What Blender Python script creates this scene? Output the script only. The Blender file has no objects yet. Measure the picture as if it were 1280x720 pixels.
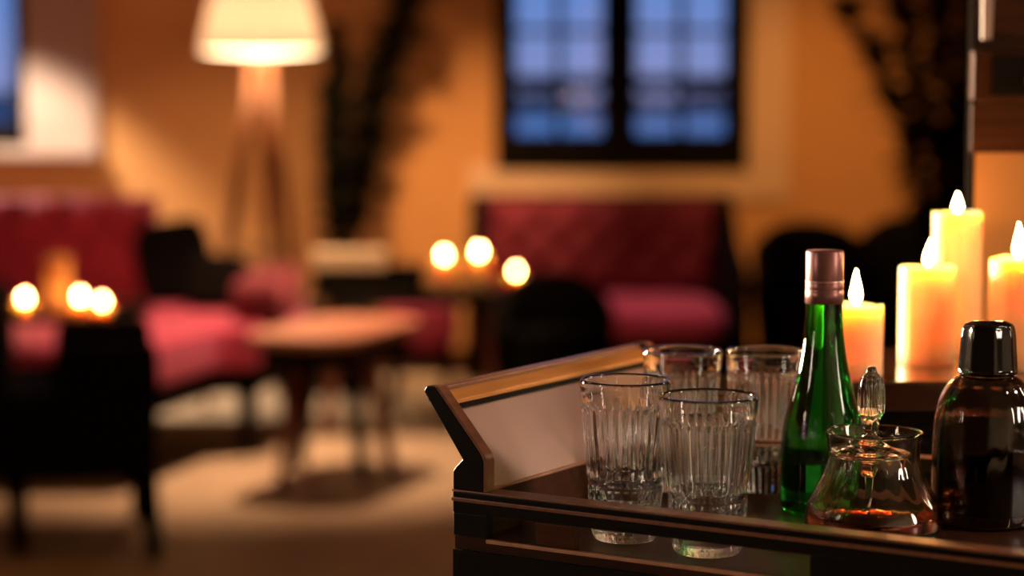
import bpy, bmesh, math, random
from mathutils import Vector, Matrix
random.seed(7)
S = bpy.context.scene
COL = S.collection
PI = math.pi
# ------------------------------------------------------------------ camera
F = 2800.0; CAMH = 1.28; PITCH = math.atan(265 / 2800)
cd = bpy.data.cameras.new('camera'); cam = bpy.data.objects.new('camera', cd); COL.objects.link(cam)
cd.sensor_width = 36; cd.lens = F / 1280 * 36
cam.location = (0, 0, CAMH); cam.rotation_euler = (PI / 2 - PITCH, 0, 0)
cd.dof.use_dof = True; cd.dof.focus_distance = 1.90; cd.dof.aperture_fstop = 2.7
cd.clip_start = 0.05
S.camera = cam
# ------------------------------------------------------------------ colour management, world, lights
S.view_settings.view_transform = 'Standard'; S.view_settings.look = 'None'
S.view_settings.gamma = 1; S.view_settings.exposure = 0.0; S.view_settings.use_curve_mapping = False
S.cycles.max_bounces = 20; S.cycles.transmission_bounces = 18; S.cycles.glossy_bounces = 8
S.cycles.transparent_max_bounces = 12; S.cycles.diffuse_bounces = 4
S.cycles.sample_clamp_indirect = 18; S.cycles.use_denoising = True
S.cycles.caustics_reflective = True; S.cycles.caustics_refractive = True; S.cycles.blur_glossy = 0.6

W = bpy.data.worlds.new('dusk_sky'); S.world = W; W.use_nodes = True
wn = W.node_tree.nodes; wl = W.node_tree.links; wn.clear()
wo = wn.new('ShaderNodeOutputWorld'); wb = wn.new('ShaderNodeBackground')
tc = wn.new('ShaderNodeTexCoord'); sx = wn.new('ShaderNodeSeparateXYZ'); cr = wn.new('ShaderNodeValToRGB')
wl.new(tc.outputs['Generated'], sx.inputs[0]); wl.new(sx.outputs['Z'], cr.inputs[0])
wl.new(cr.outputs[0], wb.inputs[0]); wl.new(wb.outputs[0], wo.inputs[0])
cr.color_ramp.elements[0].position = 0.0; cr.color_ramp.elements[0].color = (.26, .31, .58, 1)
cr.color_ramp.elements[1].position = 0.05; cr.color_ramp.elements[1].color = (.10, .26, .64, 1)
wb.inputs[1].default_value = 1.0

WARM = (1, .47, .17)
def light(name, kind, loc, power, color=WARM, size=.1, target=None, spot=None, blend=1.0, size_y=None, spread=None):
    d = bpy.data.lights.new(name, kind); d.energy = power; d.color = color
    if kind == 'AREA':
        d.size = size
        if spread: d.spread = math.radians(spread)
        if size_y: d.shape = 'RECTANGLE'; d.size_y = size_y
    else: d.shadow_soft_size = size
    if spot: d.spot_size = spot; d.spot_blend = blend
    o = bpy.data.objects.new(name, d); COL.objects.link(o); o.location = loc
    if target is not None:
        o.rotation_euler = (Vector(target) - Vector(loc)).to_track_quat('-Z', 'Y').to_euler()
    return o
light('pendant_light', 'SPOT', (-2.14, 9.08, 1.78), 150, (1, .76, .52), .06, (-2.14, 9.08, 0), math.radians(98), .40)
light('added_spot_light', 'SPOT', (-.05, 7.2, 2.9), 560, (1, .52, .22), .08, (-.22, 9.6, .50), math.radians(31), 1.0)  # added spot, brightens the low centre of the back wall
light('added_spot_light', 'SPOT', (1.5, 7.2, 2.9), 270, (1, .46, .14), .08, (1.15, 9.6, .80), math.radians(36), 1.0)  # added spot, lifts the right part of the back wall
light('added_spot_light', 'SPOT', (-.62, 7.35, 2.9), 480, (1, .52, .26), .12, (-.80, 7.45, 0), math.radians(50), .9)  # added spot, makes the bright pool on carpet and tabletop
light('room_fill_light', 'AREA', (-.2, 5.6, 2.85), 3, (1, .46, .16), 1.4, (-.2, 7.2, 0))  # weak fill added over the floor, no fixture behind it
light('trolley_fill_light', 'SPOT', (1.65, 1.55, 2.3), 45, (1, .66, .55), .10, (-.02, 2.02, .93), math.radians(32), .5)  # added spot to brighten the trolley's end panel
light('left_fill_light', 'AREA', (-1.3, 3.2, 2.4), 3.0, (1, .62, .38), .35, (.2, 1.9, .9))  # added fill for highlights on the glassware
light('sofa_fill_light', 'SPOT', (.62, 7.9, 2.9), 110, (1, .55, .40), .06, (.62, 8.6, .42), math.radians(20), .8)  # added spot to lift the pink sofa seat
light('left_front_fill_light', 'AREA', (-3.2, .6, 1.7), 1.6, (1, .80, .60), .30, (.15, 1.9, .95), size_y=.9, spread=50)  # invented source on the camera side, for streaks in the glasses
light('right_front_fill_light', 'AREA', (3.2, .6, 1.7), 2.6, (1, .80, .62), .30, (.05, 1.95, .95), size_y=.9, spread=50)  # invented counterpart on the right, for glass streaks and end panel
light('left_rear_fill_light', 'AREA', (-3.2, 5.4, 1.45), 110, (1, .76, .5), .40, (.15, 1.9, 1.0), size_y=.9, spread=40)  # invented strong source, rim-lights the glasses from behind left
light('partition_fill_light', 'AREA', (1.5, 2.44, 1.45), 1.2, (1, .72, .46), .06, (.2, 1.9, 1.0), size_y=.5, spread=70)  # invented strip, rim-lights the trolley from behind right

# ------------------------------------------------------------------ helpers
def tag(o, label=None, cat=None, group=None, kind=None):
    if label: o['label'] = label
    if cat: o['category'] = cat
    if group: o['group'] = group
    if kind: o['kind'] = kind
    return o
def thing(name, label, cat, loc=(0, 0, 0), rz=0, group=None):
    o = bpy.data.objects.new(name, None); COL.objects.link(o); o.empty_display_size = .05
    o.location = loc; o.rotation_euler = (0, 0, rz)
    return tag(o, label, cat, group)
def finish(name, bm, mat, parent=None, smooth=False, bevel=0, loc=None, rot=None, sub=0):
    bmesh.ops.recalc_face_normals(bm, faces=bm.faces)
    me = bpy.data.meshes.new(name); bm.to_mesh(me); bm.free()
    if smooth:
        for p in me.polygons: p.use_smooth = True
    me.materials.append(mat)
    o = bpy.data.objects.new(name, me); COL.objects.link(o)
    if parent: o.parent = parent
    if loc: o.location = loc
    if rot: o.rotation_euler = rot
    if bevel:
        m = o.modifiers.new('bevel', 'BEVEL'); m.width = bevel; m.segments = 3; m.limit_method = 'ANGLE'
        m.angle_limit = math.radians(35)
        for p in me.polygons: p.use_smooth = True
        w = o.modifiers.new('wn', 'WEIGHTED_NORMAL'); w.keep_sharp = True
    if sub:
        m = o.modifiers.new('sub', 'SUBSURF'); m.levels = sub; m.render_levels = sub
    return o
def box(bm, x0, x1, y0, y1, z0, z1):
    v = [bm.verts.new(p) for p in ((x0,y0,z0),(x1,y0,z0),(x1,y1,z0),(x0,y1,z0),(x0,y0,z1),(x1,y0,z1),(x1,y1,z1),(x0,y1,z1))]
    for f in ((3,2,1,0),(4,5,6,7),(0,1,5,4),(1,2,6,5),(2,3,7,6),(3,0,4,7)): bm.faces.new([v[i] for i in f])
    return bm
def B(*a):
    bm = bmesh.new(); box(bm, *a); return bm
def hexa(b, t):   # tapered block from bottom 4 pts, top 4 pts
    bm = bmesh.new(); v = [bm.verts.new(p) for p in list(b) + list(t)]
    for f in ((3,2,1,0),(4,5,6,7),(0,1,5,4),(1,2,6,5),(2,3,7,6),(3,0,4,7)): bm.faces.new([v[i] for i in f])
    return bm
def prism(pts, axis, a, b, bm=None):   # polygon extruded along axis; pts in the remaining two coords
    bm = bm or bmesh.new()
    def P(p, q):
        return {'x': (q, p[0], p[1]), 'y': (p[0], q, p[1]), 'z': (p[0], p[1], q)}[axis]
    A = [bm.verts.new(P(p, a)) for p in pts]; C = [bm.verts.new(P(p, b)) for p in pts]
    bm.faces.new(A); bm.faces.new(C[::-1]); n = len(pts)
    for i in range(n): bm.faces.new((A[i], C[i], C[(i+1) % n], A[(i+1) % n]))
    return bm
def lathe(prof, segs=48, mod=None, bm=None, off=(0, 0, 0)):
    """prof: (r, z) list. mod(k, theta, r, z) -> (r, z)."""
    bm = bm or bmesh.new(); rings = []
    for k, (r, z) in enumerate(prof):
        if r < 1e-6: rings.append([bm.verts.new((off[0], off[1], z + off[2]))]); continue
        ring = []
        for i in range(segs):
            th = 2 * PI * i / segs; rr, zz = mod(k, th, r, z) if mod else (r, z)
            ring.append(bm.verts.new((rr * math.cos(th) + off[0], rr * math.sin(th) + off[1], zz + off[2])))
        rings.append(ring)
    for a, b in zip(rings, rings[1:]):
        if len(a) == 1 and len(b) == 1: continue
        for i in range(segs):
            j = (i + 1) % segs
            if len(a) == 1: bm.faces.new((a[0], b[i], b[j]))
            elif len(b) == 1: bm.faces.new((a[i], a[j], b[0]))
            else: bm.faces.new((a[i], a[j], b[j], b[i]))
    if len(rings[0]) > 1: bm.faces.new(rings[0])
    if len(rings[-1]) > 1: bm.faces.new(rings[-1])
    return bm
def interp(pts, n):   # Catmull-Rom through (r, z)
    out = []; P = [pts[0]] + list(pts) + [pts[-1]]
    for i in range(1, len(P) - 2):
        for s in range(n):
            t = s / n; q = []
            for c in (0, 1):
                a, b, d, e = P[i-1][c], P[i][c], P[i+1][c], P[i+2][c]
                q.append(.5 * (2*b + (d-a)*t + (2*a-5*b+4*d-e)*t*t + (3*b-a-3*d+e)*t**3))
            out.append(tuple(q))
    out.append(pts[-1]); return out
def tube(path, rad, bm=None, segs=8):
    bm = bm or bmesh.new(); rings = []; path = [Vector(p) for p in path]
    for i, p in enumerate(path):
        r = rad[i] if isinstance(rad, (list, tuple)) else rad
        d = (path[min(i+1, len(path)-1)] - path[max(i-1, 0)]).normalized()
        u = d.cross(Vector((.3, 1, .1))).normalized(); w = d.cross(u)
        rings.append([bm.verts.new(p + u*r*math.cos(2*PI*k/segs) + w*r*math.sin(2*PI*k/segs)) for k in range(segs)])
    for a, b in zip(rings, rings[1:]):
        for i in range(segs): bm.faces.new((a[i], a[(i+1) % segs], b[(i+1) % segs], b[i]))
    bm.faces.new(rings[0]); bm.faces.new(rings[-1]); return bm
def rounded_rect(hx, hy, r, n=8):
    pts = []
    for cx, cy, a0 in ((hx-r, hy-r, 0), (-hx+r, hy-r, PI/2), (-hx+r, -hy+r, PI), (hx-r, -hy+r, 1.5*PI)):
        for k in range(n + 1):
            a = a0 + PI/2*k/n; pts.append((cx + r*math.cos(a), cy + r*math.sin(a)))
    return pts
def cushion(bm_dims, puff=.35, n=10):   # soft box: superellipsoid grid
    hx, hy, hz = bm_dims; bm = bmesh.new(); rings = []
    for i in range(n*2 + 1):
        ph = -PI/2 + PI*i/(n*2); ring = []
        for j in range(n*4):
            th = 2*PI*j/(n*4)
            def sp(v, e): return math.copysign(abs(v)**e, v)
            cx = sp(math.cos(ph), puff)
            ring.append(bm.verts.new((hx*cx*sp(math.cos(th), puff), hy*cx*sp(math.sin(th), puff), hz*sp(math.sin(ph), puff+.25))))
        rings.append(ring)
    for a, b in zip(rings, rings[1:]):
        for j in range(len(a)): bm.faces.new((a[j], a[(j+1) % len(a)], b[(j+1) % len(a)], b[j]))
    bmesh.ops.remove_doubles(bm, verts=bm.verts, dist=1e-5)
    return bm
def tufted(w, h, s=.17, depth=.045, thick=.10, step=.018):
    """upright upholstered pad in x (centred) and z (0..h), diamond tufts towards -y"""
    bm = bmesh.new(); nx = int(w/step); nz = int(h/step); g = []
    for i in range(nx + 1):
        row = []
        for k in range(nz + 1):
            x = -w/2 + w*i/nx; z = h*k/nz
            a = abs(math.sin(PI*(x/s + z/s))); b = abs(math.sin(PI*(x/s - z/s)))
            d = depth * (max(a, .0)*max(b, .0))**.45
            e = min(1, min(i, nx-i)/2.5) * min(1, min(k, nz-k)/2.5)
            row.append(bm.verts.new((x, -thick*.5 - d*e, z)))
        g.append(row)
    for i in range(nx):
        for k in range(nz): bm.faces.new((g[i][k], g[i+1][k], g[i+1][k+1], g[i][k+1]))
    edge = [g[i][0] for i in range(nx+1)] + [g[nx][k] for k in range(1, nz+1)] + [g[i][nz] for i in range(nx-1, -1, -1)] + [g[0][k] for k in range(nz-1, 0, -1)]
    bk = [bm.verts.new((v.co.x, thick*.5, v.co.z)) for v in edge]
    n = len(edge)
    for i in range(n): bm.faces.new((edge[i], edge[(i+1) % n], bk[(i+1) % n], bk[i]))
    bm.faces.new(bk)
    pts = []
    m = int(w/s) + 2; q = int(h/s) + 2
    for a in range(-2*m, 2*m):
        for b in range(-2*q, 2*q):
            if (a + b) % 2: continue
            x, z = a*s/2, b*s/2
            if abs(x) < w/2 - .05 and .05 < z < h - .05: pts.append((x, z))
    return bm, pts

def ray(x, y):
    a = (x - 640) / F; b = -(y - 360) / F
    return Vector((a, math.cos(PITCH) + b*math.sin(PITCH), -math.sin(PITCH) + b*math.cos(PITCH)))
def onz(x, y, z):      # ground point on the level z
    r = ray(x, y); t = (z - CAMH) / r.z; return Vector((r.x*t, r.y*t, z))
def ony(x, y, Y):      # point on the upright plane at depth Y
    r = ray(x, y); t = Y / r.y; return Vector((r.x*t, Y, CAMH + r.z*t))

# ------------------------------------------------------------------ materials
def mat(name, color, rough=.5, metal=0, trans=0, ior=1.45, var=.0, scale=20, bump=0, sss=0, sss_col=None, emis=None, es=0,
        coat=0, sheen=0, stretch=None, spec=.5):
    if name in ('black_upholstery', 'dried_palm', 'dark_painted_frame'): spec = .10
    if name == 'dark_painted_frame': spec = 0; rough = 1
    if name in ('black_lacquered_wood', 'dark_brown_wood', 'tray_veneer'): spec = .14; coat = 0
    m = bpy.data.materials.new(name); m.use_nodes = True; nt = m.node_tree; n = nt.nodes; L = nt.links
    p = n['Principled BSDF']
    p.inputs['Base Color'].default_value = (*color, 1); p.inputs['Roughness'].default_value = rough
    p.inputs['Metallic'].default_value = metal; p.inputs['IOR'].default_value = ior
    p.inputs['Transmission Weight'].default_value = trans; p.inputs['Specular IOR Level'].default_value = spec
    p.inputs['Coat Weight'].default_value = coat; p.inputs['Coat Roughness'].default_value = .08
    p.inputs['Sheen Weight'].default_value = sheen; p.inputs['Sheen Roughness'].default_value = .4
    if sheen: p.inputs['Sheen Tint'].default_value = (*[min(1, c*4 + .2) for c in color], 1)
    if sss:
        p.inputs['Subsurface Weight'].default_value = sss; p.inputs['Subsurface Radius'].default_value = sss_col or (1, .5, .2)
        p.inputs['Subsurface Scale'].default_value = .10
    if emis: p.inputs['Emission Color'].default_value = (*emis, 1); p.inputs['Emission Strength'].default_value = es
    if var or bump:
        t = n.new('ShaderNodeTexCoord'); mp = n.new('ShaderNodeMapping'); nz = n.new('ShaderNodeTexNoise')
        L.new(t.outputs['Object'], mp.inputs[0]); L.new(mp.outputs[0], nz.inputs['Vector'])
        nz.inputs['Scale'].default_value = scale; nz.inputs['Detail'].default_value = 5
        if stretch: mp.inputs['Scale'].default_value = stretch
        if var:
            r = n.new('ShaderNodeValToRGB'); L.new(nz.outputs[0], r.inputs[0]); L.new(r.outputs[0], p.inputs['Base Color'])
            r.color_ramp.elements[0].position = .3; r.color_ramp.elements[1].position = .7
            r.color_ramp.elements[0].color = (*[c*(1-var) for c in color], 1)
            r.color_ramp.elements[1].color = (*[min(1, c*(1+var)) for c in color], 1)
        if bump:
            b = n.new('ShaderNodeBump'); b.inputs['Strength'].default_value = bump; b.inputs['Distance'].default_value = .004
            L.new(nz.outputs[0], b.inputs['Height']); L.new(b.outputs[0], p.inputs['Normal'])
    return m
M = dict(
    plaster=mat('plaster', (.64, .33, .125), .85, var=.06, scale=3, bump=.15),
    pale=mat('pale_plaster', (.72, .50, .32), .8, var=.04, scale=4),
    white=mat('white_paint', (.44, .345, .32), .6, var=.02, scale=6),
    ceil=mat('ceiling_paint', (.45, .38, .30), .9, var=.04, scale=3),
    floor=mat('pale_carpet', (.56, .47, .36), .95, var=.22, scale=2.2, bump=.4, stretch=(1, .5, 1)),
    blackwood=mat('black_lacquered_wood', (.006, .004, .003), .38, var=.3, scale=18, stretch=(1, 12, 12), coat=.08),
    brownwood=mat('dark_brown_wood', (.055, .018, .007), .36, var=.3, scale=14, stretch=(1, 10, 10), coat=.15),
    railwood=mat('polished_mahogany', (.17, .062, .028), .36, var=.25, scale=12, stretch=(10, 1, 10), coat=.25),
    ledge=mat('candlelit_wood', (.60, .26, .07), .30, var=.2, scale=10, stretch=(10, 1, 10), coat=.6),  # candle glow on the ledge painted as a golden tone
    edge=mat('pale_wood_edge', (.42, .20, .12), .35, var=.2, scale=60),
    trayfloor=mat('tray_veneer', (.035, .012, .005), .42, var=.3, scale=10, stretch=(1, 14, 1), coat=.15),
    mirror=mat('satin_panel', (.26, .165, .15), .42, metal=.35, var=.03, scale=3),
    brass=mat('brass', (.75, .42, .15), .22, metal=1, var=.08, scale=20),
    castor=mat('black_rubber', (.02, .02, .02), .6, var=.2, scale=30),
    glass=mat('clear_cut_glass', (1, 1, 1), 0.0, trans=1, ior=1.47),
    bottle=mat('green_bottle_glass', (.012, .42, .03), .0, trans=1, ior=1.5),
    decant=mat('amber_tinted_glass', (1, .88, .78), .0, trans=1, ior=1.5),
    smoke=mat('smoked_glass', (.36, .28, .25), .02, trans=1, ior=1.5),
    darkliquid=mat('dark_liquid', (.015, .010, .010), .05, var=.2, scale=5, coat=.3),
    amber=mat('amber_liquid', (.45, .12, .035), .0, trans=1, ior=1.36),
    capdark=mat('dark_smoked_cap', (.008, .006, .006), .06, var=.2, scale=5, coat=0),
    foil=mat('mauve_foil', (.26, .11, .10), .33, metal=.55, var=.1, scale=30),
    foilline=mat('foil_band', (.75, .45, .38), .3, metal=.7, var=.1, scale=30),
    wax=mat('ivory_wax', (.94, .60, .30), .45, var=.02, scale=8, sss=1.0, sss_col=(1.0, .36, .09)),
    wick=mat('charred_wick', (.02, .015, .01), .9, var=.2, scale=100),
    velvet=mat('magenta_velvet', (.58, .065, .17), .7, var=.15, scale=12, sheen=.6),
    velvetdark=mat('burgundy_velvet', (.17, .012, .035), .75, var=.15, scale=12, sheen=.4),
    black=mat('black_upholstery', (.004, .0035, .0035), .85, var=.2, scale=25, bump=.2),
    button=mat('covered_button', (.12, .008, .02), .6, var=.1, scale=40),
    tabletop=mat('reddish_wood_top', (.62, .28, .19), .42, var=.15, scale=6, stretch=(1, 9, 1)),
    tableleg=mat('red_brown_wood', (.24, .065, .03), .4, var=.2, scale=8, stretch=(8, 8, 1)),
    lampwood=mat('oiled_oak', (.20, .065, .018), .45, var=.2, scale=10, stretch=(8, 8, 1)),
    leafdry=mat('dried_palm', (.014, .012, .006), .85, var=.4, scale=12),
    pot=mat('dark_clay', (.05, .04, .03), .8, var=.2, scale=8),
    paper=mat('cream_paper', (.80, .66, .46), .8, var=.04, scale=40),
    framedark=mat('dark_painted_frame', (.008, .006, .005), .8, var=.2, scale=12),
    snow=mat('dusk_snow', (.80, .72, .74), .9, var=.15, scale=.2),
    hill=mat('dark_trees', (.06, .06, .07), .95, var=.4, scale=.3),
)
def emission(name, rgb, strength, grad=None):
    m = bpy.data.materials.new(name); m.use_nodes = True; n = m.node_tree.nodes; L = m.node_tree.links; n.clear()
    o = n.new('ShaderNodeOutputMaterial'); e = n.new('ShaderNodeEmission'); L.new(e.outputs[0], o.inputs[0])
    e.inputs[0].default_value = (*rgb, 1); e.inputs[1].default_value = strength
    if grad:
        t = n.new('ShaderNodeTexCoord'); s = n.new('ShaderNodeSeparateXYZ'); r = n.new('ShaderNodeValToRGB')
        L.new(t.outputs['Generated'], s.inputs[0]); L.new(s.outputs['Z'], r.inputs[0]); L.new(r.outputs[0], e.inputs[0])
        r.color_ramp.elements[0].color = (*grad[0], 1); r.color_ramp.elements[1].color = (*grad[1], 1)
        r.color_ramp.elements[0].position = .0; r.color_ramp.elements[1].position = .35
    return m
M['flame'] = emission('candle_flame', (1, .48, .15), 150, grad=((1, .34, .07), (1, .52, .17)))
M['bulb'] = emission('lit_diffuser', (1, .68, .38), 10.5)
def pane_mat():
    m = bpy.data.materials.new('window_glass'); m.use_nodes = True; n = m.node_tree.nodes; L = m.node_tree.links; n.clear()
    o = n.new('ShaderNodeOutputMaterial'); t = n.new('ShaderNodeBsdfTransparent'); g = n.new('ShaderNodeBsdfGlossy')
    g.inputs['Roughness'].default_value = .03; fr = n.new('ShaderNodeFresnel'); fr.inputs[0].default_value = 1.3
    mx = n.new('ShaderNodeMixShader'); L.new(fr.outputs[0], mx.inputs[0]); L.new(t.outputs[0], mx.inputs[1]); L.new(g.outputs[0], mx.inputs[2])
    L.new(mx.outputs[0], o.inputs[0]); t.inputs[0].default_value = (.93, .95, 1, 1); return m
M['pane'] = pane_mat()
def shade_mat():
    m = bpy.data.materials.new('linen_shade'); m.use_nodes = True; n = m.node_tree.nodes; L = m.node_tree.links; n.clear()
    o = n.new('ShaderNodeOutputMaterial'); t = n.new('ShaderNodeBsdfTranslucent'); d = n.new('ShaderNodeBsdfDiffuse'); mx = n.new('ShaderNodeMixShader')
    nz = n.new('ShaderNodeTexNoise'); nz.inputs['Scale'].default_value = 60; r = n.new('ShaderNodeValToRGB')
    r.color_ramp.elements[0].color = (.78, .66, .54, 1); r.color_ramp.elements[1].color = (.90, .80, .68, 1)
    L.new(nz.outputs[0], r.inputs[0]); L.new(r.outputs[0], t.inputs[0]); L.new(r.outputs[0], d.inputs[0])
    mx.inputs[0].default_value = .78; L.new(t.outputs[0], mx.inputs[1]); L.new(d.outputs[0], mx.inputs[2]); L.new(mx.outputs[0], o.inputs[0]); return m
M['shade'] = shade_mat()

# ------------------------------------------------------------------ room shell
def struct(name, bm, m, parent=None, **k):
    o = finish(name, bm, m, parent, **k)
    if not parent: o['kind'] = 'structure'
    return o
YB = 9.6; XL = -3.3; XR = 3.3; YF = -2.2; ZC = 2.95
struct('floor', B(XL - .2, XR + .2, YF - .2, YB + .35, -.1, 0), M['floor'])
struct('ceiling', B(XL - .2, XR + .2, YF - .2, YB + .35, ZC, ZC + .1), M['ceil'])
struct('wall_left', B(XL - .2, XL, YF, YB, 0, ZC), M['plaster'])
struct('wall_front', B(XL - .2, XR + .2, YF - .2, YF, 0, ZC), M['ceil'])
struct('wall_right', B(XR, XR + .2, YF, YB, 0, ZC), M['ceil'])
W1 = (-.072, 1.006, .875, 2.35); W2 = (-3.0, -2.07, .971, 2.45)
bm = bmesh.new()
for a in ((XL-.2, W2[0], 0, ZC), (W2[0], W2[1], 0, W2[2]), (W2[0], W2[1], W2[3], ZC), (W2[1], W1[0], 0, ZC),
          (W1[0], W1[1], 0, W1[2]), (W1[0], W1[1], W1[3], ZC), (W1[1], XR+.2, 0, ZC)):
    box(bm, a[0], a[1], YB, YB + .3, a[2], a[3])
struct('wall_back', bm, M['plaster'])
bm = bmesh.new()
prism([(-.19, .905), (-.19, .752), (1.183, .752), (1.183, 2.5), (1.008, 2.5), (1.008, .874), (-.074, .874), (-.074, .905)], 'y', YB - .025, YB - .001, bm)
struct('trim_1', bm, M['pale'], bevel=.004)
bm = bmesh.new(); box(bm, W2[1], -1.766, YB - .05, YB - .001, .98, 2.6)
struct('trim_2', bm, M['white'], bevel=.006)
struct('trim_3', B(W2[0] - .05, -1.75, YB - .11, YB - .001, .935, .98), M['white'], bevel=.008)
bm = bmesh.new(); box(bm, XL, XR, YB - .018, YB - .001, 0, .11)
struct('baseboard_back', bm, M['brownwood'], bevel=.004)

def window(name, x0, x1, z0, z1, casements, fw, zm, y=YB, vm=True, br=.155):
    t = bpy.data.objects.new(name, None); COL.objects.link(t); t.location = ((x0+x1)/2, y, z0); t['kind'] = 'structure'
    cx, cz = (x0+x1)/2, z0
    x0 -= cx; x1 -= cx; z1 -= z0; z0 = 0; Y0, Y1 = -.03, .07
    bm = bmesh.new()
    wl0 = casements[0][0]-cx-fw-x0; wl1 = x1-(casements[-1][1]-cx+fw)
    box(bm, x0, x0+wl0, Y0, Y1, 0, z1); box(bm, x1-wl1, x1, Y0, Y1, 0, z1)
    box(bm, x0+wl0, x1-wl1, Y0, Y1, 0, .05); box(bm, x0+wl0, x1-wl1, Y0, Y1, z1-.05, z1)
    if len(casements) == 2: box(bm, casements[0][1]-cx+fw, casements[1][0]-cx-fw, Y0, Y1, .05, z1-.05)
    finish('window_frame', bm, M['framedark'], t)
    n = len(casements)
    for (a, b) in casements:
        a -= cx; b -= cx
        bm = bmesh.new(); s = fw
        box(bm, a-s, a, -.02, .04, .05, z1-.05); box(bm, b, b+s, -.02, .04, .05, z1-.05)
        box(bm, a, b, -.02, .04, .05, br); box(bm, a, b, -.02, .04, z1-.11, z1-.05)
        c = finish('casement', bm, M['framedark'], t)
        bm = bmesh.new()
        if vm: box(bm, (a+b)/2-.016, (a+b)/2+.016, -.012, .02, br, z1-.11)
        for k, zz in enumerate(zm):
            h = .028 if k == 0 else .012
            box(bm, a, b, -.010, .018, zz-h-cz, zz+h-cz)
        finish('muntin', bm, M['framedark'], c)
        finish('pane', B(a, b, .022, .026, br, z1-.11), M['pane'], c)
    return t
window('window_1', *W1, [(.017, .384), (.531, .909)], .04, [1.253, 1.470, 1.69, 1.91])
window('window_2', *W2, [(-2.90, -2.12)], .05, [1.9], vm=False, br=.115)

# outside, seen through the panes
struct('ground', B(-30, 30, YB + .4, 160, -1.0, -.8), M['snow'])
bm = bmesh.new(); r = random.Random(3); pts = [(-60, -1)]
for i in range(61): pts.append((-60 + 2*i, -.4 + 1.0*r.random()))
pts.append((60, -1)); prism(pts, 'y', 118, 121, bm)
struct('hill', bm, M['hill'])

# near partition to the right of the candles, with its shelf
PY = 2.50; PX = .513
struct('wall_partition', B(PX + .003, XR, PY, PY + .03, 0, ZC), mat('ochre_partition_paint', (.50, .24, .085), .8, var=.05, scale=4))
struct('trim_5', B(PX - .001, PX + .0028, PY - .001, PY + .031, 0, ZC), M['framedark'])
struct('trim_4', B(PX - .003, 1.6, PY - .006, PY - .0005, 1.195, 1.250), M['brownwood'], bevel=.001)
struct('partition_dark_board', B(PX + .0035, 1.6, PY - .005, PY - .0005, 1.309, 2.4), M['brownwood'])  # dark board added where light left the upper partition too bright
sh = thing('wall_drawer_shelf', 'dark wooden wall shelf with drawer front above the candles at the right edge', 'shelf', (PX + .4, PY, 1.253))
finish('shelf_box', B(-.405, .6, -.022, -.001, 0, .055), M['brownwood'], sh, bevel=.002)
finish('drawer_front', B(-.385, .3, -.030, -.0225, .006, .049), M['blackwood'], sh, bevel=.001)
kn = finish('knob', lathe(interp([(0, 0), (.004, .002), (.004, .008), (.008, .012), (.007, .018), (0, .020)], 4), 20), M['brass'], sh, True, loc=(-.345, -.030, .022), rot=(PI/2, 0, 0))
post = thing('brass_shelf_bracket', 'pale upright metal strip above the dark wall shelf at right', 'bracket', (PX + .012, PY, 1.32))
finish('bracket_strip', prism([(-.006, 0), (.004, 0), (.010, .22), (-.008, .22)], 'y', -.016, -.0055), M['white'], post, bevel=.001)

# ------------------------------------------------------------------ the drinks trolley
T = .885; AZ = math.radians(31.9)
TO = Vector((-.0517, 1.9063, 0))
tr = thing('drinks_trolley', 'dark wooden drinks trolley with raised gallery rails and flared mirrored end', 'trolley', TO, -AZ)
TL, TD = .78, .385
def tw(x, y, z=T):   # trolley coordinates to the room
    c, s = math.cos(AZ), math.sin(AZ); return Vector((TO.x + x*c + y*s, TO.y - x*s + y*c, z))
# tray floor and lip
finish('tray_floor', B(.0, TL, .0045, TD, T - .012, T), M['trayfloor'], tr)
finish('tray_lip', B(.034, TL - .03, 0.0, .004, T - .0035, T), M['edge'], tr, bevel=.001)  # pale colour stands in for the highlight along the lip
finish('apron', B(.0, TL, .0012, .014, T - .065, T - .0122), M['blackwood'], tr)
finish('apron', B(.004, TL, TD - .012, TD, T - .065, T - .0122), M['blackwood'], tr)
finish('apron', B(.004, .016, .0142, TD - .0122, T - .065, T - .0122), M['blackwood'], tr)
finish('apron', B(TL - .012, TL, .0142, TD - .0122, T - .065, T - .0122), M['blackwood'], tr)
# gallery: front rail made of two stepped mouldings, posts
def rail(y0, y1, z0=T + .027, z1=T + .040):
    zt = z1 - z0
    bm = bmesh.new(); q = 0.35
    prism([(y0, z0), (y1, z0), (y1, z1), (y0 + .006, z1), (y0 + .0045, z0 + zt*.62), (y0, z0 + zt*.55)], 'x', 0, TL, bm)
    return bm
gr = finish('gallery_rail', B(0, TL, .001, .022, T + .0205, T + .0385), M['blackwood'], tr, bevel=.0008)
finish('rail_bead', B(-.0005, TL, .0, .0222, T + .0386, T + .0405), M['railwood'], gr, bevel=.0006)
finish('rail_bead', B(-.0005, TL, -.0010, .0008, T + .0305, T + .0340), M['railwood'], gr, bevel=.0008)
finish('gallery_rail', B(0, TL, TD - .018, TD, T + .027, T + .040), M['railwood'], tr, bevel=.0012)
for (a, b) in ((0, .034), (.083, .120), (.335, .50), (TL - .034, TL)):
    finish('gallery_post', B(a, b, .0016, .013, T, T + .0204), M['brownwood' if .05 < a < .2 else 'blackwood'], tr, bevel=.001)
    finish('gallery_post', B(a, b, TD - .013, TD - .001, T, T + .0268), M['brownwood'], tr, bevel=.001)
# tray end walls
finish('end_board', B(.0, .030, .0135, TD - .0185, T, T + .0400), M['brownwood'], tr, bevel=.0015)
finish('end_board', B(TL - .02, TL, .0225, TD - .0185, T, T + .0268), M['brownwood'], tr, bevel=.0015)
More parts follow.
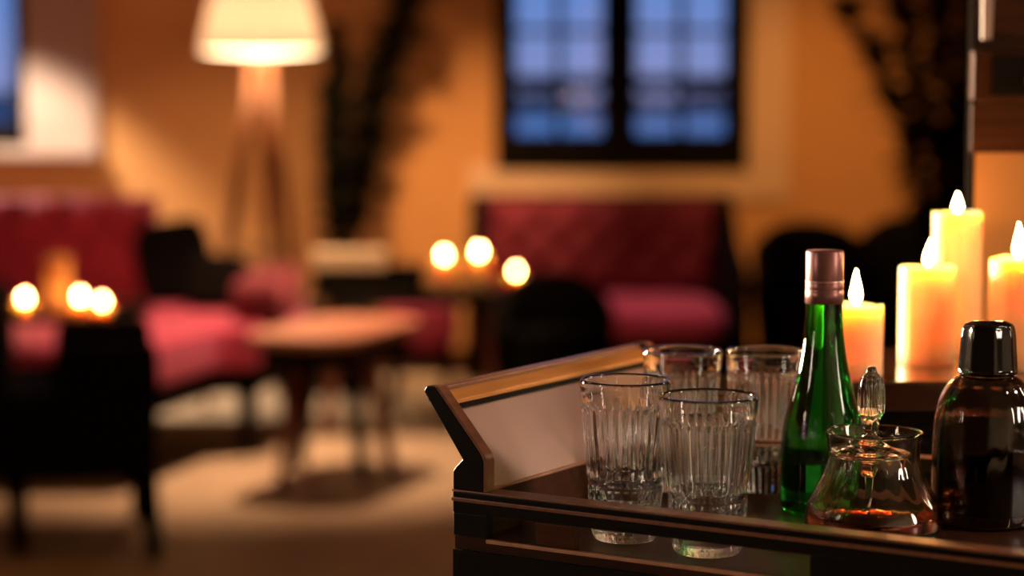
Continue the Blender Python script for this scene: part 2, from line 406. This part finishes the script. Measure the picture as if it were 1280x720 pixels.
# dog-leg cheeks
prof = [(0, .0405), (0, .056), (.003, .060), (.010, .067), (-.030, .1235), (-.027, .128), (-.018, .1285), (.0285, .073), (.0315, .067), (.0315, .0405)]
prof = [(x, T + z) for x, z in prof]
def inner(s): return [(-.0178 - s, T + .1275), (.0285, T + .0722), (.0315, T + .067), (.0315, T + .0405)]
for y0, y1 in ((.001, .012), (TD - .012, TD - .001)):
    finish('end_cheek', prism(prof, 'y', y0, y1), M['blackwood'], tr, bevel=.0012)
for y0, y1 in ((.0, .0125), (TD - .0125, TD)):
    pth = [(-.0178, T + .1285), (.0290, T + .0735), (.0320, T + .067), (.0320, T + .0405)]
    out = [(x + .0035, z + .0006) for x, z in pth]
    finish('cheek_facing', prism(pth + out[::-1], 'y', y0, y1), M['railwood'], tr, bevel=.0005)
# panel, handle rail, ledge with candlelight put into its colour
finish('end_panel', prism([(-.010, T + .1074), (.0300, T + .0405), (.0265, T + .0405), (-.0135, T + .1074)], 'y', .0128, TD - .0128), M['mirror'], tr)
finish('end_handle_rail', prism([(-.034, T + .1125), (-.034, T + .1225), (-.029, T + .1270), (-.018, T + .1270), (-.018, T + .1125)], 'y', .0128, TD - .0128), M['railwood'], tr, bevel=.0015)
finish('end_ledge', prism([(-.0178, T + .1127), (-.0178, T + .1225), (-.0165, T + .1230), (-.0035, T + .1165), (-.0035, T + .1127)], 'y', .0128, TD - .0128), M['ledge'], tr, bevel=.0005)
finish('ledge_gap_shadow', B(-.0172, -.005, .0128, TD - .0128, T + .1076, T + .1126), M['blackwood'], tr)  # black strip standing in for the shadowed gap below the ledge
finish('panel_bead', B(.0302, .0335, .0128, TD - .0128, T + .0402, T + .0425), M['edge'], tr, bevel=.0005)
# frame: legs, lower shelf, castors
for x in (.004, TL - .034):
    for y in (.003, TD - .031):
        lg = finish('leg', hexa([(x+.004, y+.004, .06), (x+.024, y+.004, .06), (x+.024, y+.024, .06), (x+.004, y+.024, .06)],
                                [(x, y, T-.066), (x+.03, y, T-.066), (x+.03, y+.028, T-.066), (x, y+.028, T-.066)]), M['blackwood'], tr, bevel=.002)
        finish('castor', lathe([(0, 0), (.024, 0), (.030, .006), (.030, .016), (.024, .022), (0, .022)], 24), M['castor'], lg, True, loc=(x+.025, y+.014, .030), rot=(0, -PI/2, 0))
finish('lower_shelf', B(.006, TL-.006, .006, TD-.006, .30, .318), M['brownwood'], tr, bevel=.002)

# ------------------------------------------------------------------ glassware
def tumbler(loc, label, n=30, cut=0, rz=0, R0=.0286, R1=.0420, tall=1.04, group='cut glass tumblers on the trolley'):
    H = .127; seg = n * 10
    def flute(th):
        u = (n*th/(2*PI)) % 1.0; w = abs(2*u - 1); return 1.15*(.5 + .5*math.cos(PI*w/.55)) if w < .55 else 0
    zs = [0, .0008, .0022] + [.004 + i*.002 for i in range(10)] + [.0260, .0300, .0340, .0380, .0420, .0435, .0450, .0465, .0480, .0495, .052, .057]
    zs += [.057 + i*.0028 for i in range(1, 18)] + [.1062, .1080, .1095, .1120, .1160, .1210, .1245, .1262, .1270]
    prof = [(0, .0012)] + [(R0*.5, .0008)]
    def R(z): 
        t = z / H; return R0 + (R1 - R0) * (t**.9)
    for z in zs:
        r = R(z)
        if z < .003: r -= (.003 - z) * .9
        if .0430 < z < .0500: r += -.0012 + .0006*math.cos((z-.0465)/.0035*PI)   # groove ring
        if .1055 < z < .1110: r -= .0009
        if z > .1110: r -= .0002
        if z > .1255: r -= .0010 * ((z-.1255)/.0015)
        prof.append((r, z))
    no = len(prof)
    inn = [(R(H) - .0032, .1270), (R(.1245) - .0030, .1245), (R(.11) - .0034, .110), (R(.08) - .0036, .08), (R(.05) - .0042, .050),
           (R(.035) - .0055, .035), (R(.025)-.009, .0260), (.010, .0225), (0, .0220)]
    prof = prof + inn
    def mod(k, th, r, z):
        if k >= no: return r, z
        if k < 2: return r, z + .0006*math.cos(12*th)
        if z < .022:      # diamond cut foot
            e = min(1, z/.003) * min(1, (.024 - z)/.003)
            return r - .0011*e*(.5 - .5*math.cos(n/2*th + z*520)*math.cos(n/2*th - z*520)), z
        if z < .0425 or .0505 < z < .1055:
            e = min(1, (z - .022)/.002) if z < .0425 else min(1, (z-.0505)/.003)*min(1, (.1065-z)/.004)
            e *= min(1, (.0425-z)/.002 + .2) if z < .0425 else 1
            if cut and .0505 < z < .085:
                s = math.sin((z-.0505)/.0345*PI)
                return r - .0019*e*flute(th) - .0014*s*abs(math.cos(5*th)), z
            return r - .0019*e*flute(th), z
        return r, z
    o = finish('cut_glass_tumbler', lathe(prof, seg, mod), M['glass'], None, True, loc=loc, rot=(0, 0, rz))
    o.scale = (1, 1, tall)
    return tag(o, label, 'glass', group)
def Tz(px, py): p = onz(px, py, T); p.z = T + .0002; return p
tumbler(Tz(781, 673), 'left of the two front ribbed clear tumblers, nearest the flared trolley end', 28, 1, .2, .0280, .0395, 1.085)
tumbler(Tz(884, 690), 'right of the two front ribbed clear tumblers, nearest the green bottle', 32, 0, .5)
tumbler(tw(.066, .300, T + .0002), 'clear tumbler in the back row behind the two front glasses, by the trolley end', 30, 0, 0, .0286, .0390, 1.06)
tumbler(Tz(956, 612), 'clear tumbler in the back row, just left of the green bottle', 30, 0, .3, .0286, .0390, 1.06)

# green bottle
b = thing('wine_bottle', 'green glass wine bottle with mauve foil neck', 'bottle', Tz(1027, 638))
pr = [(0, .004), (.020, .003), (.032, .0), (.0365, .003), (.038, .010), (.038, .055), (.0368, .072), (.0335, .090), (.0285, .108), (.0240, .126), (.0203, .146), (.0178, .166), (.0166, .184), (.0162, .200), (.0162, .230), (0, .230)]
body = interp(pr[:-1], 5) + [(0, .230)]
finish('bottle_body', lathe(body, 96), M['bottle'], b, True)
caps = [(.0166, .190), (.0172, .1902), (.0172, .2015), (.0168, .202), (.0171, .2035), (.0171, .2085), (.0167, .2092), (.0170, .211), (.0170, .2365), (.0162, .238), (0, .238)]
cp = finish('foil_capsule', lathe(caps, 64), M['foil'], b, True)
finish('foil_band', lathe([(.0172, .2094), (.01745, .2096), (.01745, .2106), (.0172, .2108)], 64), M['foilline'], cp, True)

# decanter with faceted stopper
d = thing('glass_decanter', 'squat bell-shaped glass decanter with faceted stopper and amber drink', 'decanter', Tz(1091, 668))
outp = interp([(.050, .0), (.0575, .006), (.0595, .014), (.0570, .026), (.0500, .040), (.0430, .054), (.0395, .068), (.0398, .080), (.0420, .0895)], 6)
inp = [(r - .0026, z) for r, z in outp if z > .008][::-1]
prof = [(0, .002), (.030, .001)] + outp + [(.0408, .0905)] + inp + [(.048, .0062), (.030, .0052), (0, .0050)]
def dm(k, th, r, z):
    if k < len(outp) + 2 and .03 < z < .07:
        e = math.sin((z - .03)/.04*PI); return r - .0007*e*(.5 - .5*math.cos(20*th)), z
    return r, z
finish('decanter_body', lathe(prof, 160, dm), M['decant'], d, True)
liq = [(0, .0056), (.030, .0058), (.0475, .0066)] + [(r - .0029, z) for r, z in outp if .009 < z < .0215] + [(0, .0215)]
finish('drink', lathe(liq, 96), M['amber'], d, True)
stp = [(0, .050), (.005, .051), (.008, .058), (.0095, .066), (.028, .0680), (.0335, .0700), (.0330, .0730), (.018, .077), (.0085, .084), (.0065, .096), (.0095, .103),
       (.0118, .108), (.0122, .122), (.0112, .132), (.0085, .138), (.0050, .1405), (.0045, .143), (.003, .146), (0, .1465)]
sp2 = interp(stp, 3)
def sm(k, th, r, z):
    if z > .100 and z < .137: return r - .0014*(.5 - .5*math.cos(12*th)), z
    return r, z
st = finish('stopper', lathe(sp2, 144, sm), M['decant'], d, True, loc=(-.003, 0, 0))

# smoked bottle / shaker
k = thing('smoked_glass_shaker', 'smoked glass bottle-shaped shaker with dark faceted cap', 'shaker', Tz(1231, 653))
so = interp([(.036, .0), (.0440, .003), (.0475, .012), (.0480, .030), (.0478, .070), (.0465, .096), (.0430, .113), (.0370, .126), (.0300, .134), (.0250, .1375)], 6)
si = [(r - .003, z) for r, z in so if z > .012 and z < .136][::-1]
def km(kk, th, r, z):
    if kk < len(so) + 1 and .004 < z < .130: return r - .0010*(.5 - .5*math.cos(14*th))*min(1, (z-.004)/.01), z
    return r, z
finish('shaker_body', lathe([(0, .002)] + so + [(.0245, .1378), (.0225, .1370)] + si + [(.040, .0115), (0, .011)], 112, km), M['smoke'], k, True)
finish('drink', lathe([(0, .0114), (.0395, .0118), (.0438, .018), (.0442, .030), (.0440, .070), (.0432, .090), (.0415, .100), (0, .100)], 80), M['darkliquid'], k, True)
cap = interp([(.0235, .1382), (.0262, .140), (.0262, .146), (.0252, .160), (.0240, .176), (.0215, .184), (.0150, .1875)], 5) + [(0, .188)]
def cm(kk, th, r, z): return (r - .0022*abs(math.sin(4*th))*(1 if .142 < z < .184 else .3), z) if kk < len(cap)-1 else (r, z)
finish('shaker_cap', lathe([(0, .1382)] + cap, 96, cm), M['capdark'], k, True)

k.scale = (1, 1, .96)

# ------------------------------------------------------------------ candles and the ledge they stand on
SZ = .98
sb = thing('polished_sideboard', 'glossy dark sideboard behind the trolley carrying four lit candles', 'sideboard', (.33, 2.19, 0))
finish('sideboard_top', B(0, 1.5, 0, .275, SZ - .03, SZ), mat('polished_dark_top', (.05, .018, .008), .16, var=.3, scale=8, stretch=(1, 12, 1), coat=.6), sb, bevel=.003)
finish('sideboard_body', B(.02, 1.48, .02, .26, .10, SZ - .0302), M['blackwood'], sb, bevel=.003)
for i in range(3):
    dr = finish('cabinet_door', B(.04 + i*.48, .50 + i*.48, .004, .0195, .14, SZ - .06), M['blackwood'], sb, bevel=.003)
    finish('door_knob', lathe(interp([(0, 0), (.005, .001), (.005, .010), (.011, .016), (.009, .024), (0, .026)], 4), 20), M['brass'], dr, True, loc=(.46 + i*.48, .004, .62), rot=(PI/2, 0, 0))
for x in (.03, 1.43):
    for y in (.03, .21): finish('sideboard_leg', B(x, x+.04, y, y+.04, 0, .0998), M['blackwood'], sb, bevel=.003)
def flame_bm(h, r, lean=0.0):
    r *= .86
    pf = interp([(0, 0), (r*.62, h*.08), (r, h*.24), (r*.92, h*.40), (r*.55, h*.66), (r*.22, h*.88), (0, h)], 4)
    bm = bmesh.new(); lathe([(max(a, 0), z) for a, z in pf], 20, None, bm)
    for v in bm.verts: v.co.x += lean * (v.co.z/h)**2 * h
    bmesh.ops.remove_doubles(bm, verts=bm.verts, dist=1e-6)
    return bm
def candle(loc, r, h, label, group, fh=.034, fr=.0062, lean=0.0, seed=0, top_glow=True):
    rr = random.Random(seed)
    c = thing('pillar_candle', label, 'candle', loc, rr.random()*6, group)
    ph = rr.random()*6
    def cmod(k, th, q, z):
        if z > h - .004 and q > r*.8: return q, z + .0010*math.sin(2*th + ph) + .0005*math.sin(5*th)
        return q, z
    pf = [(0, 0), (r*.97, 0), (r, .0015)] + [(r, h*i/8) for i in range(1, 8)] + [(r, h-.003), (r*.985, h), (r*.93, h+.0003), (r*.86, h-.004), (r*.60, h-.0075), (r*.25, h-.0085), (0, h-.0088)]
    finish('wax_body', lathe(pf, 48, cmod), M['wax'], c, True)
    finish('wick', tube([(0, 0, h-.0087), (.0004, 0, h-.003), (.0015*(1+lean), 0, h+.003)], .0008, segs=6), M['wick'], c, True)
    finish('flame', flame_bm(fh, fr, lean), M['flame'], c, True, loc=(.0008, 0, h - .0005))
    return c
gc = 'lit ivory pillar candles on the sideboard'
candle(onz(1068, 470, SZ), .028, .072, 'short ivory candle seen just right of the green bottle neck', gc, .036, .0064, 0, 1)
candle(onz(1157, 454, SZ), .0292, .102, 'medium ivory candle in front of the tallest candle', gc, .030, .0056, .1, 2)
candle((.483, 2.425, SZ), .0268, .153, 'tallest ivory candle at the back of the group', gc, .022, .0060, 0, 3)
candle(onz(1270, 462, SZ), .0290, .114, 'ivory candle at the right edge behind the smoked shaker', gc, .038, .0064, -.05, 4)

# ------------------------------------------------------------------ tripod floor lamp
LY = 8.7
lx = ony(326, 60, LY).x
fl = thing('floor_lamp', 'tripod floor lamp with cream tapered shade and wooden legs', 'floor lamp', (lx, LY, 0))
zb = ony(326, 64, LY).z; Rb = 77/2800*LY; Rt = Rb*.60; hs = .40
bm = bmesh.new(); lathe([(Rb, 0), (Rt, hs), (Rt - .003, hs), (Rb - .003, 0)], 64, None, bm)
bmesh.ops.delete(bm, geom=[f for f in bm.faces if len(f.verts) > 4], context='FACES')
shd = finish('lamp_shade', bm, M['shade'], fl, True, loc=(0, 0, zb))
finish('shade_diffuser', lathe([(0, -.016), (Rb*.5, -.012), (Rb - .02, -.003), (Rb - .006, .003), (Rb - .006, .006), (0, .004)], 48), M['bulb'], shd, True)
# tripod
top = Vector((0, 0, zb - .03))
feet = [(-.205, -.22), (.20, -.20), (.02, .30)]
finish('tripod_hub', lathe([(0, -.07), (.05, -.07), (.055, -.05), (.055, -.005), (.03, 0.0), (0, 0)], 24), M['lampwood'], fl, True, loc=(0, 0, zb - .02))
for fx, fy in feet:
    dv = Vector((fx, fy, 0)); n = dv.normalized()
    a = Vector((n.x*.03, n.y*.03, zb - .06)); e = Vector((fx*1.0, fy*1.0, .0))
    finish('leg', tube([a, a.lerp(e, .3), a.lerp(e, .7), e + Vector((0, 0, .004))], [.026, .024, .019, .013], segs=10), M['lampwood'], fl, True)
finish('brace_ring', lathe([(.088, .60), (.094, .603), (.094, .61), (.088, .613), (.082, .61), (.082, .603)], 32), M['lampwood'], fl, True)
pl = light('floor_lamp_bulb_light', 'POINT', (lx, LY, zb + .13), 36, (1, .82, .62), .05); pl.parent = fl; pl.location = (0, 0, zb + .13)
dl = light('floor_lamp_down_light', 'AREA', (0, 0, 0), 4, (1, .52, .2), .38); dl.parent = fl; dl.location = (0, 0, zb - .022)
dl.data.shape = 'DISK'

# ------------------------------------------------------------------ left chaise sofa
def legs(parent, pts, h, r0, r1, m, splay=0):
    for x, y in pts:
        finish('leg', tube([(x + splay*(1 if x > 0 else -1), y + splay*(1 if y > 0 else -1), 0), (x, y, h)], [r0, r1], segs=10), m, parent, True)
def buttons(parent, pts, y, z0, x0=0):
    for x, z in pts:
        finish('button', lathe([(0, 0), (.010, .001), (.012, .004), (.008, .008), (0, .009)], 10), M['button'], parent, True, loc=(x + x0, y, z + z0), rot=(PI/2, 0, 0))
ls = thing('chaise_sofa', 'magenta velvet chaise sofa with tufted back under the left window', 'sofa', (-1.6, 7.9, 0))
def L(p): return (p[0] + 1.6, p[1] - 7.9)
seat = [L(p) for p in ((-2.9, 6.85), (-1.14, 6.85), (-.98, 7.42), (-.84, 7.46), (-.77, 7.9), (-.77, 8.42), (-2.9, 8.42))]
finish('seat', prism(seat, 'z', .30, .45), M['velvet'], ls, bevel=.03)
frame = [(x*.985, y*.985) for x, y in seat]
finish('base_frame', prism(frame, 'z', .22, .298), M['black'], ls, bevel=.008)
bmt, bp = tufted(1.72, .39, .17, .06)
bk = finish('backrest', bmt, M['velvet'], ls, True, loc=(L((-2.19, 0))[0], .46, .44))
buttons(bk, bp, -.05, 0)
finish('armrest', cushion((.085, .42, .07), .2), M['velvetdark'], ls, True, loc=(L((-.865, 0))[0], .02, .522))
for p in ((-.893, 7.50), (-1.20, 6.95), (-2.8, 6.95), (-2.8, 8.3), (-.84, 8.3)):
    q = L(p); finish('leg', tube([(q[0], q[1], 0), (q[0], q[1], .219)], [.022, .034], segs=10), M['black'], ls, True)
def pillow(loc, rot, dims, label, m):
    o = finish('scatter_cushion', cushion(dims, .38), m, None, True, loc=loc, rot=rot)
    return tag(o, label, 'cushion', 'black scatter cushions on the magenta sofa')
pillow((-1.24, 8.20, .60), (math.radians(-18), math.radians(-10), .1), (.14, .055, .155), 'larger black scatter cushion leaning against the tufted back', M['black'])
pillow((-1.05, 8.0, .54), (math.radians(-30), math.radians(4), -.1), (.12, .05, .105), 'smaller black scatter cushion beside the magenta armrest', M['black'])
# tray with candles on the chaise
t_ = thing('serving_tray', 'dark tray on the magenta chaise holding lit candles', 'tray', (-1.62, 7.65, .4505))
finish('tray_base', prism(rounded_rect(.36, .13, .04), 'z', 0, .012), M['blackwood'], t_, bevel=.003)
bm = bmesh.new(); path = [(x, y, .016) for x, y in rounded_rect(.355, .125, .04)]; path.append(path[0])
finish('tray_rim', tube(path, .006, bm, 6), M['blackwood'], t_, True)
def small_candle(loc, r, h, label, group, seed, fr=.0075, fh=.026):
    return candle(loc, r, h, label, group, fh, fr, 0, seed)
gl_ = 'candles on the tray on the magenta chaise'
zt = .463
small_candle((-1.665, 7.62, zt), .028, .050, 'small lit candle at the left end of the tray on the chaise', gl_, 11, .010, .030)
small_candle((-1.475, 7.62, zt), .028, .055, 'middle lit candle on the chaise tray, right of the unlit pillar', gl_, 12, .010, .030)
small_candle((-1.408, 7.66, zt), .024, .036, 'lowest lit candle at the right end of the chaise tray', gl_, 13, .009, .026)
uc = thing('unlit_pillar_candle', 'tall unlit amber pillar candle in the middle of the chaise tray', 'candle', (-1.565, 7.70, zt))
wxa = mat('amber_wax', (.75, .38, .13), .5, var=.05, scale=8, sss=.6)
finish('wax_body', lathe([(0, 0), (.041, 0), (.042, .002), (.042, .19), (.039, .195), (.030, .190), (0, .187)], 40), wxa, uc, True)
finish('wick', tube([(0, 0, .1868), (0, 0, .197)], .001, segs=6), M['wick'], uc, True)
ab = finish('remote_box', prism(rounded_rect(.06, .035, .01), 'z', 0, .030), M['black'], None, bevel=.003, loc=(-1.315, 7.75, .4635))
ab.name = 'matchbox'; tag(ab, 'small flat black box at the right end of the chaise tray', 'box')

# ------------------------------------------------------------------ black armchair, lower left
ac = thing('black_armchair', 'low black armchair at the lower left, seen from the side', 'armchair', (-1.235, 5.90, 0), math.radians(11))
def hx(x0, x1, y0, y1, z0, z1, sl=0): return B(x0, x1, y0, y1, z0, z1)
finish('seat', B(-.10, .26, -.05, .42, .22, .44), M['black'], ac, bevel=.02)
arm = [(-.10, .22), (.28, .225), (.292, .50), (.288, .57), (.27, .58), (.04, .58), (.02, .565), (.015, .46), (-.10, .45)]
finish('armrest', prism(arm, 'y', -.12, -.051), M['black'], ac, bevel=.012)
finish('armrest', prism(arm, 'y', .421, .49), M['black'], ac, bevel=.012)
finish('backrest', prism([(-.24, .22), (-.101, .22), (-.095, .50), (-.10, .68), (-.13, .70), (-.20, .70), (-.25, .5)], 'y', -.12, .49), M['black'], ac, bevel=.015)
for x2, y2, x, y in ((.272, -.10, .265, -.085), (-.08, .05, -.08, .05), (.25, .46, .25, .455), (-.20, .46, -.19, .455)):
    finish('leg', hexa([(x2-.022, y2-.018, 0), (x2+.022, y2-.018, 0), (x2+.022, y2+.018, 0), (x2-.022, y2+.018, 0)],
                       [(x-.035, y-.024, .226), (x+.020, y-.024, .226), (x+.020, y+.024, .226), (x-.035, y+.024, .226)]), M['black'], ac, bevel=.004)

# ------------------------------------------------------------------ coffee tables
ct = thing('coffee_table', 'low reddish wooden coffee table with rounded top and splayed legs', 'coffee table', (-.555, 7.02, 0), math.radians(-20))
finish('table_top', prism(rounded_rect(.185, .35, .13, 10), 'z', .465, .495), M['tabletop'], ct, bevel=.008)
finish('table_apron', prism(rounded_rect(.15, .30, .09, 8), 'z', .395, .4648), M['blackwood'], ct, bevel=.006)
ci, si_ = math.cos(math.radians(20)), math.sin(math.radians(20))
def wl_(X, Y): X += .555; Y -= 7.02; return (X*ci - Y*si_, X*si_ + Y*ci)
for (fx, fy, tx, ty, m) in ((-.715, 6.84, -.665, 6.90, 'tableleg'), (-.385, 7.15, -.46, 7.08, 'tableleg'), (-.47, 7.02, -.51, 6.98, 'blackwood'), (-.70, 7.30, -.64, 7.20, 'blackwood')):
    f = wl_(fx, fy); t = wl_(tx, ty)
    finish('leg', tube([(f[0], f[1], 0), (t[0], t[1], .3948)], [.020, .032], segs=12), M[m], ct, True)

st2 = thing('side_table', 'dark round-cornered table with brown legs holding three lit candles', 'table', (-.335, 8.02, 0))
finish('table_top', prism(rounded_rect(.39, .20, .10, 8), 'z', .500, .525), M['blackwood'], st2, bevel=.006)
finish('table_rail', prism(rounded_rect(.33, .14, .04, 5), 'z', .47, .4998), M['blackwood'], st2, bevel=.004)
for x, y, sx_, in ((-.30, -.10, -.03), (.24, -.10, .05), (.26, .10, .04), (-.30, .10, -.03)):
    finish('leg', tube([(x + sx_, y, 0), (x, y, .4698)], [.016, .026], segs=12), M['tableleg'], st2, True)
gm = 'lit candles on the dark side table'
zs_ = .5253
small_candle((ony(554, 0, 7.95).x, 7.95, zs_), .034, .108, 'left lit pillar candle on the dark side table', gm, 21, .0090, .030)
small_candle((ony(598, 0, 8.05).x, 8.05, zs_), .034, .112, 'middle and tallest lit candle on the dark side table', gm, 22, .0100, .034)
small_candle((ony(645, 0, 7.98).x, 7.98, zs_), .034, .050, 'right and shortest lit candle on the dark side table', gm, 23, .0085, .026)
bx = thing('storage_box', 'flat black box on the left end of the dark side table', 'box', (-.51, 8.02, .5253))
finish('box_body', B(-.195, .195, -.12, .12, 0, .055), M['black'], bx, bevel=.004)
finish('box_lid', B(-.20, .20, -.125, .125, .0552, .075), M['black'], bx, bevel=.004)
bk2 = thing('book', 'cream thick book lying on the flat black box', 'book', (-.58, 8.0, .6006), .04)
finish('book_pages', B(-.125, .125, -.085, .085, .003, .052), M['paper'], bk2)
finish('book_cover', prism([(-.092, 0), (.090, 0), (.090, .003), (-.0885, .003), (-.0885, .0522), (.090, .0522), (.090, .0555), (-.092, .0555)], 'x', -.130, .130), M['paper'], bk2)

# ------------------------------------------------------------------ right sofa, stool, dark chairs
rs = thing('tufted_sofa', 'high-backed burgundy tufted sofa under the main window', 'sofa', (.36, 8.85, 0))
bmt, bp = tufted(.92, .37, .17, .055)
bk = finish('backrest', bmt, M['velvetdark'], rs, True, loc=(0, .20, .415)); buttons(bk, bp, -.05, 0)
finish('seat_cushion', cushion((.455, .34, .075), .3), M['velvet'], rs, True, loc=(0, -.18, .345))
finish('base_frame', B(-.465, .465, -.52, .20, .14, .27), M['black'], rs, bevel=.01)
finish('back_frame', B(-.53, .53, .255, .31, .14, .80), M['black'], rs, bevel=.012)
finish('armrest', prism([(-.54, .14), (.25, .14), (.25, .80), (.12, .79), (-.10, .64), (-.48, .56), (-.54, .52)], 'x', .468, .53), M['black'], rs, bevel=.012)
finish('armrest', prism([(-.54, .14), (.25, .14), (.25, .80), (.12, .79), (-.10, .64), (-.48, .56), (-.54, .52)], 'x', -.53, -.468), M['black'], rs, bevel=.012)
legs(rs, ((-.43, -.46), (.43, -.46), (-.43, .16), (.43, .16)), .1398, .018, .026, M['blackwood'])

ft = thing('footstool', 'magenta velvet footstool between the low tables', 'footstool', (-.345, 8.45, 0))
finish('seat', cushion((.14, .16, .09), .3), M['velvet'], ft, True, loc=(0, 0, .34))
finish('base_frame', B(-.12, .12, -.13, .13, .20, .262), M['black'], ft, bevel=.006)
legs(ft, ((-.10, -.10), (.10, -.10), (-.10, .10), (.10, .10)), .1998, .014, .02, M['blackwood'])

def barrel_chair(loc, rz, label, w=.58, h=.80, name='tub_chair'):
    c = thing(name, label, 'chair', loc, rz, 'black lounge chairs at the back')
    n = 28; bm = bmesh.new(); ro, ri = w/2, w/2 - .07
    rings = []
    for i in range(n + 1):
        a = -PI*.12 + (PI*1.24)*i/n; hh = h - .20*(abs(i - n/2)/(n/2))**2.2
        q = []
        for (r, z) in ((ro*.90, .20), (ro, .45), (ro, hh - .03), (ro - .035, hh), (ri, hh - .03), (ri, .21)):
            q.append(bm.verts.new((r*math.cos(a), r*math.sin(a), z)))
        rings.append(q)
    for a, b in zip(rings, rings[1:]):
        for j in range(6): bm.faces.new((a[j], a[(j+1) % 6], b[(j+1) % 6], b[j]))
    bm.faces.new(rings[0]); bm.faces.new(rings[-1][::-1])
    finish('shell_back', bm, M['black'], c, True)
    finish('seat_cushion', lathe(interp([(0, .22), (ri*.9, .22), (ri*.975, .26), (ri*.975, .40), (ri*.9, .44), (0, .45)], 4), 40), M['black'], c, True)
    for k in range(4):
        a = PI/4 + k*PI/2
        finish('leg', tube([(ro*.85*math.cos(a), ro*.85*math.sin(a), 0), (ro*.66*math.cos(a), ro*.66*math.sin(a), .219)], [.012, .02], segs=10), M['blackwood'], c, True)
    return c
barrel_chair((ony(1024, 0, 8.5).x, 8.5, 0), .1, 'rounded black tub chair right of the tufted sofa', .49, .72)
barrel_chair((ony(1160, 0, 9.0).x, 9.0, 0), -.3, 'black tub chair farthest right, partly behind the candles', .60, .72)
barrel_chair((ony(692, 0, 7.45).x, 7.45, 0), 0, 'black tub chair in front of the tufted sofa beside the dark side table', .42, .62)

# ------------------------------------------------------------------ tall dried palms
def palm(loc, label, stems, seed, pot_r=.17, pot_h=.34, dens=1.3):
    t = thing('potted_palm', label, 'plant', loc); r = random.Random(seed)
    finish('pot', lathe(interp([(0, 0), (pot_r*.75, 0), (pot_r*.95, pot_h*.4), (pot_r, pot_h*.9), (pot_r*.93, pot_h), (pot_r*.85, pot_h*.93), (0, pot_h*.9)], 4), 32), M['pot'], t, True)
    bmf = bmesh.new()
    for (dx, dy, h, bend, nb, ln) in stems:
        pts = []
        for i in range(15):
            s = i/14; pts.append(Vector((dx*.25 + dx*bend*s**2.2, dy*.25 + dy*bend*s**2, pot_h*.85 + (h-pot_h*.85)*s)))
        finish('stem', tube(pts, [.016 - .010*i/14 for i in range(15)], segs=8), M['leafdry'], t, True)
        for k in range(nb*2):
            s = .25 + .75*(k/(nb*2))**.8; i = min(13, int(s*14)); p = pts[i].lerp(pts[i+1], s*14 - i)
            a = r.random()*2*PI; up = .4 + r.random()*.9; l = ln*(.6 + .5*r.random())*(1.2 - .4*s)
            d = Vector((math.cos(a), math.sin(a), up)).normalized()
            side = d.cross(Vector((0, 0, 1))).normalized(); w = (.016 + .012*r.random())*dens
            prev = None; off = Vector((0, 0, 0))
            for j in range(6):
                q = j/5; c = p + d*l*q + Vector((0, 0, -l*.45*q*q)); ww = w*math.sin(PI*(.12 + .86*q))
                cur = (bmf.verts.new(c - side*ww), bmf.verts.new(c + side*ww + Vector((0, 0, .002))))
                if prev: bmf.faces.new((prev[0], prev[1], cur[1], cur[0]))
                prev = cur
    fo = finish('foliage', bmf, M['leafdry'], t)
    sd = fo.modifiers.new('solid', 'SOLIDIFY'); sd.thickness = .0012
    return t
palm((ony(415, 0, 9.1).x, 9.1, 0), 'tall dried dark palm in a pot right of the floor lamp',
     [(.05, 0, 1.35, .6, 60, .12), (-.03, .02, 1.25, .5, 55, .12), (.32, -.03, 1.72, 1.0, 110, .24), (.24, .03, 1.62, 1.05, 100, .22), (.02, .0, 1.5, .5, 50, .14)], 5, dens=1.9)
palm((ony(1222, 0, 7.6).x, 7.6, 0), 'tall dark palm beside the partition edge above the candles',
     [(-.30, .0, 1.75, 1.0, 60, .20), (-.12, .03, 1.62, 1.0, 70, .20), (-.38, .02, 1.52, .95, 60, .16), (-.03, -.02, 1.6, .5, 70, .16), (.04, 0, 1.5, .4, 60, .14), (-.02, .05, 1.3, .3, 50, .1)], 9, dens=2.0)
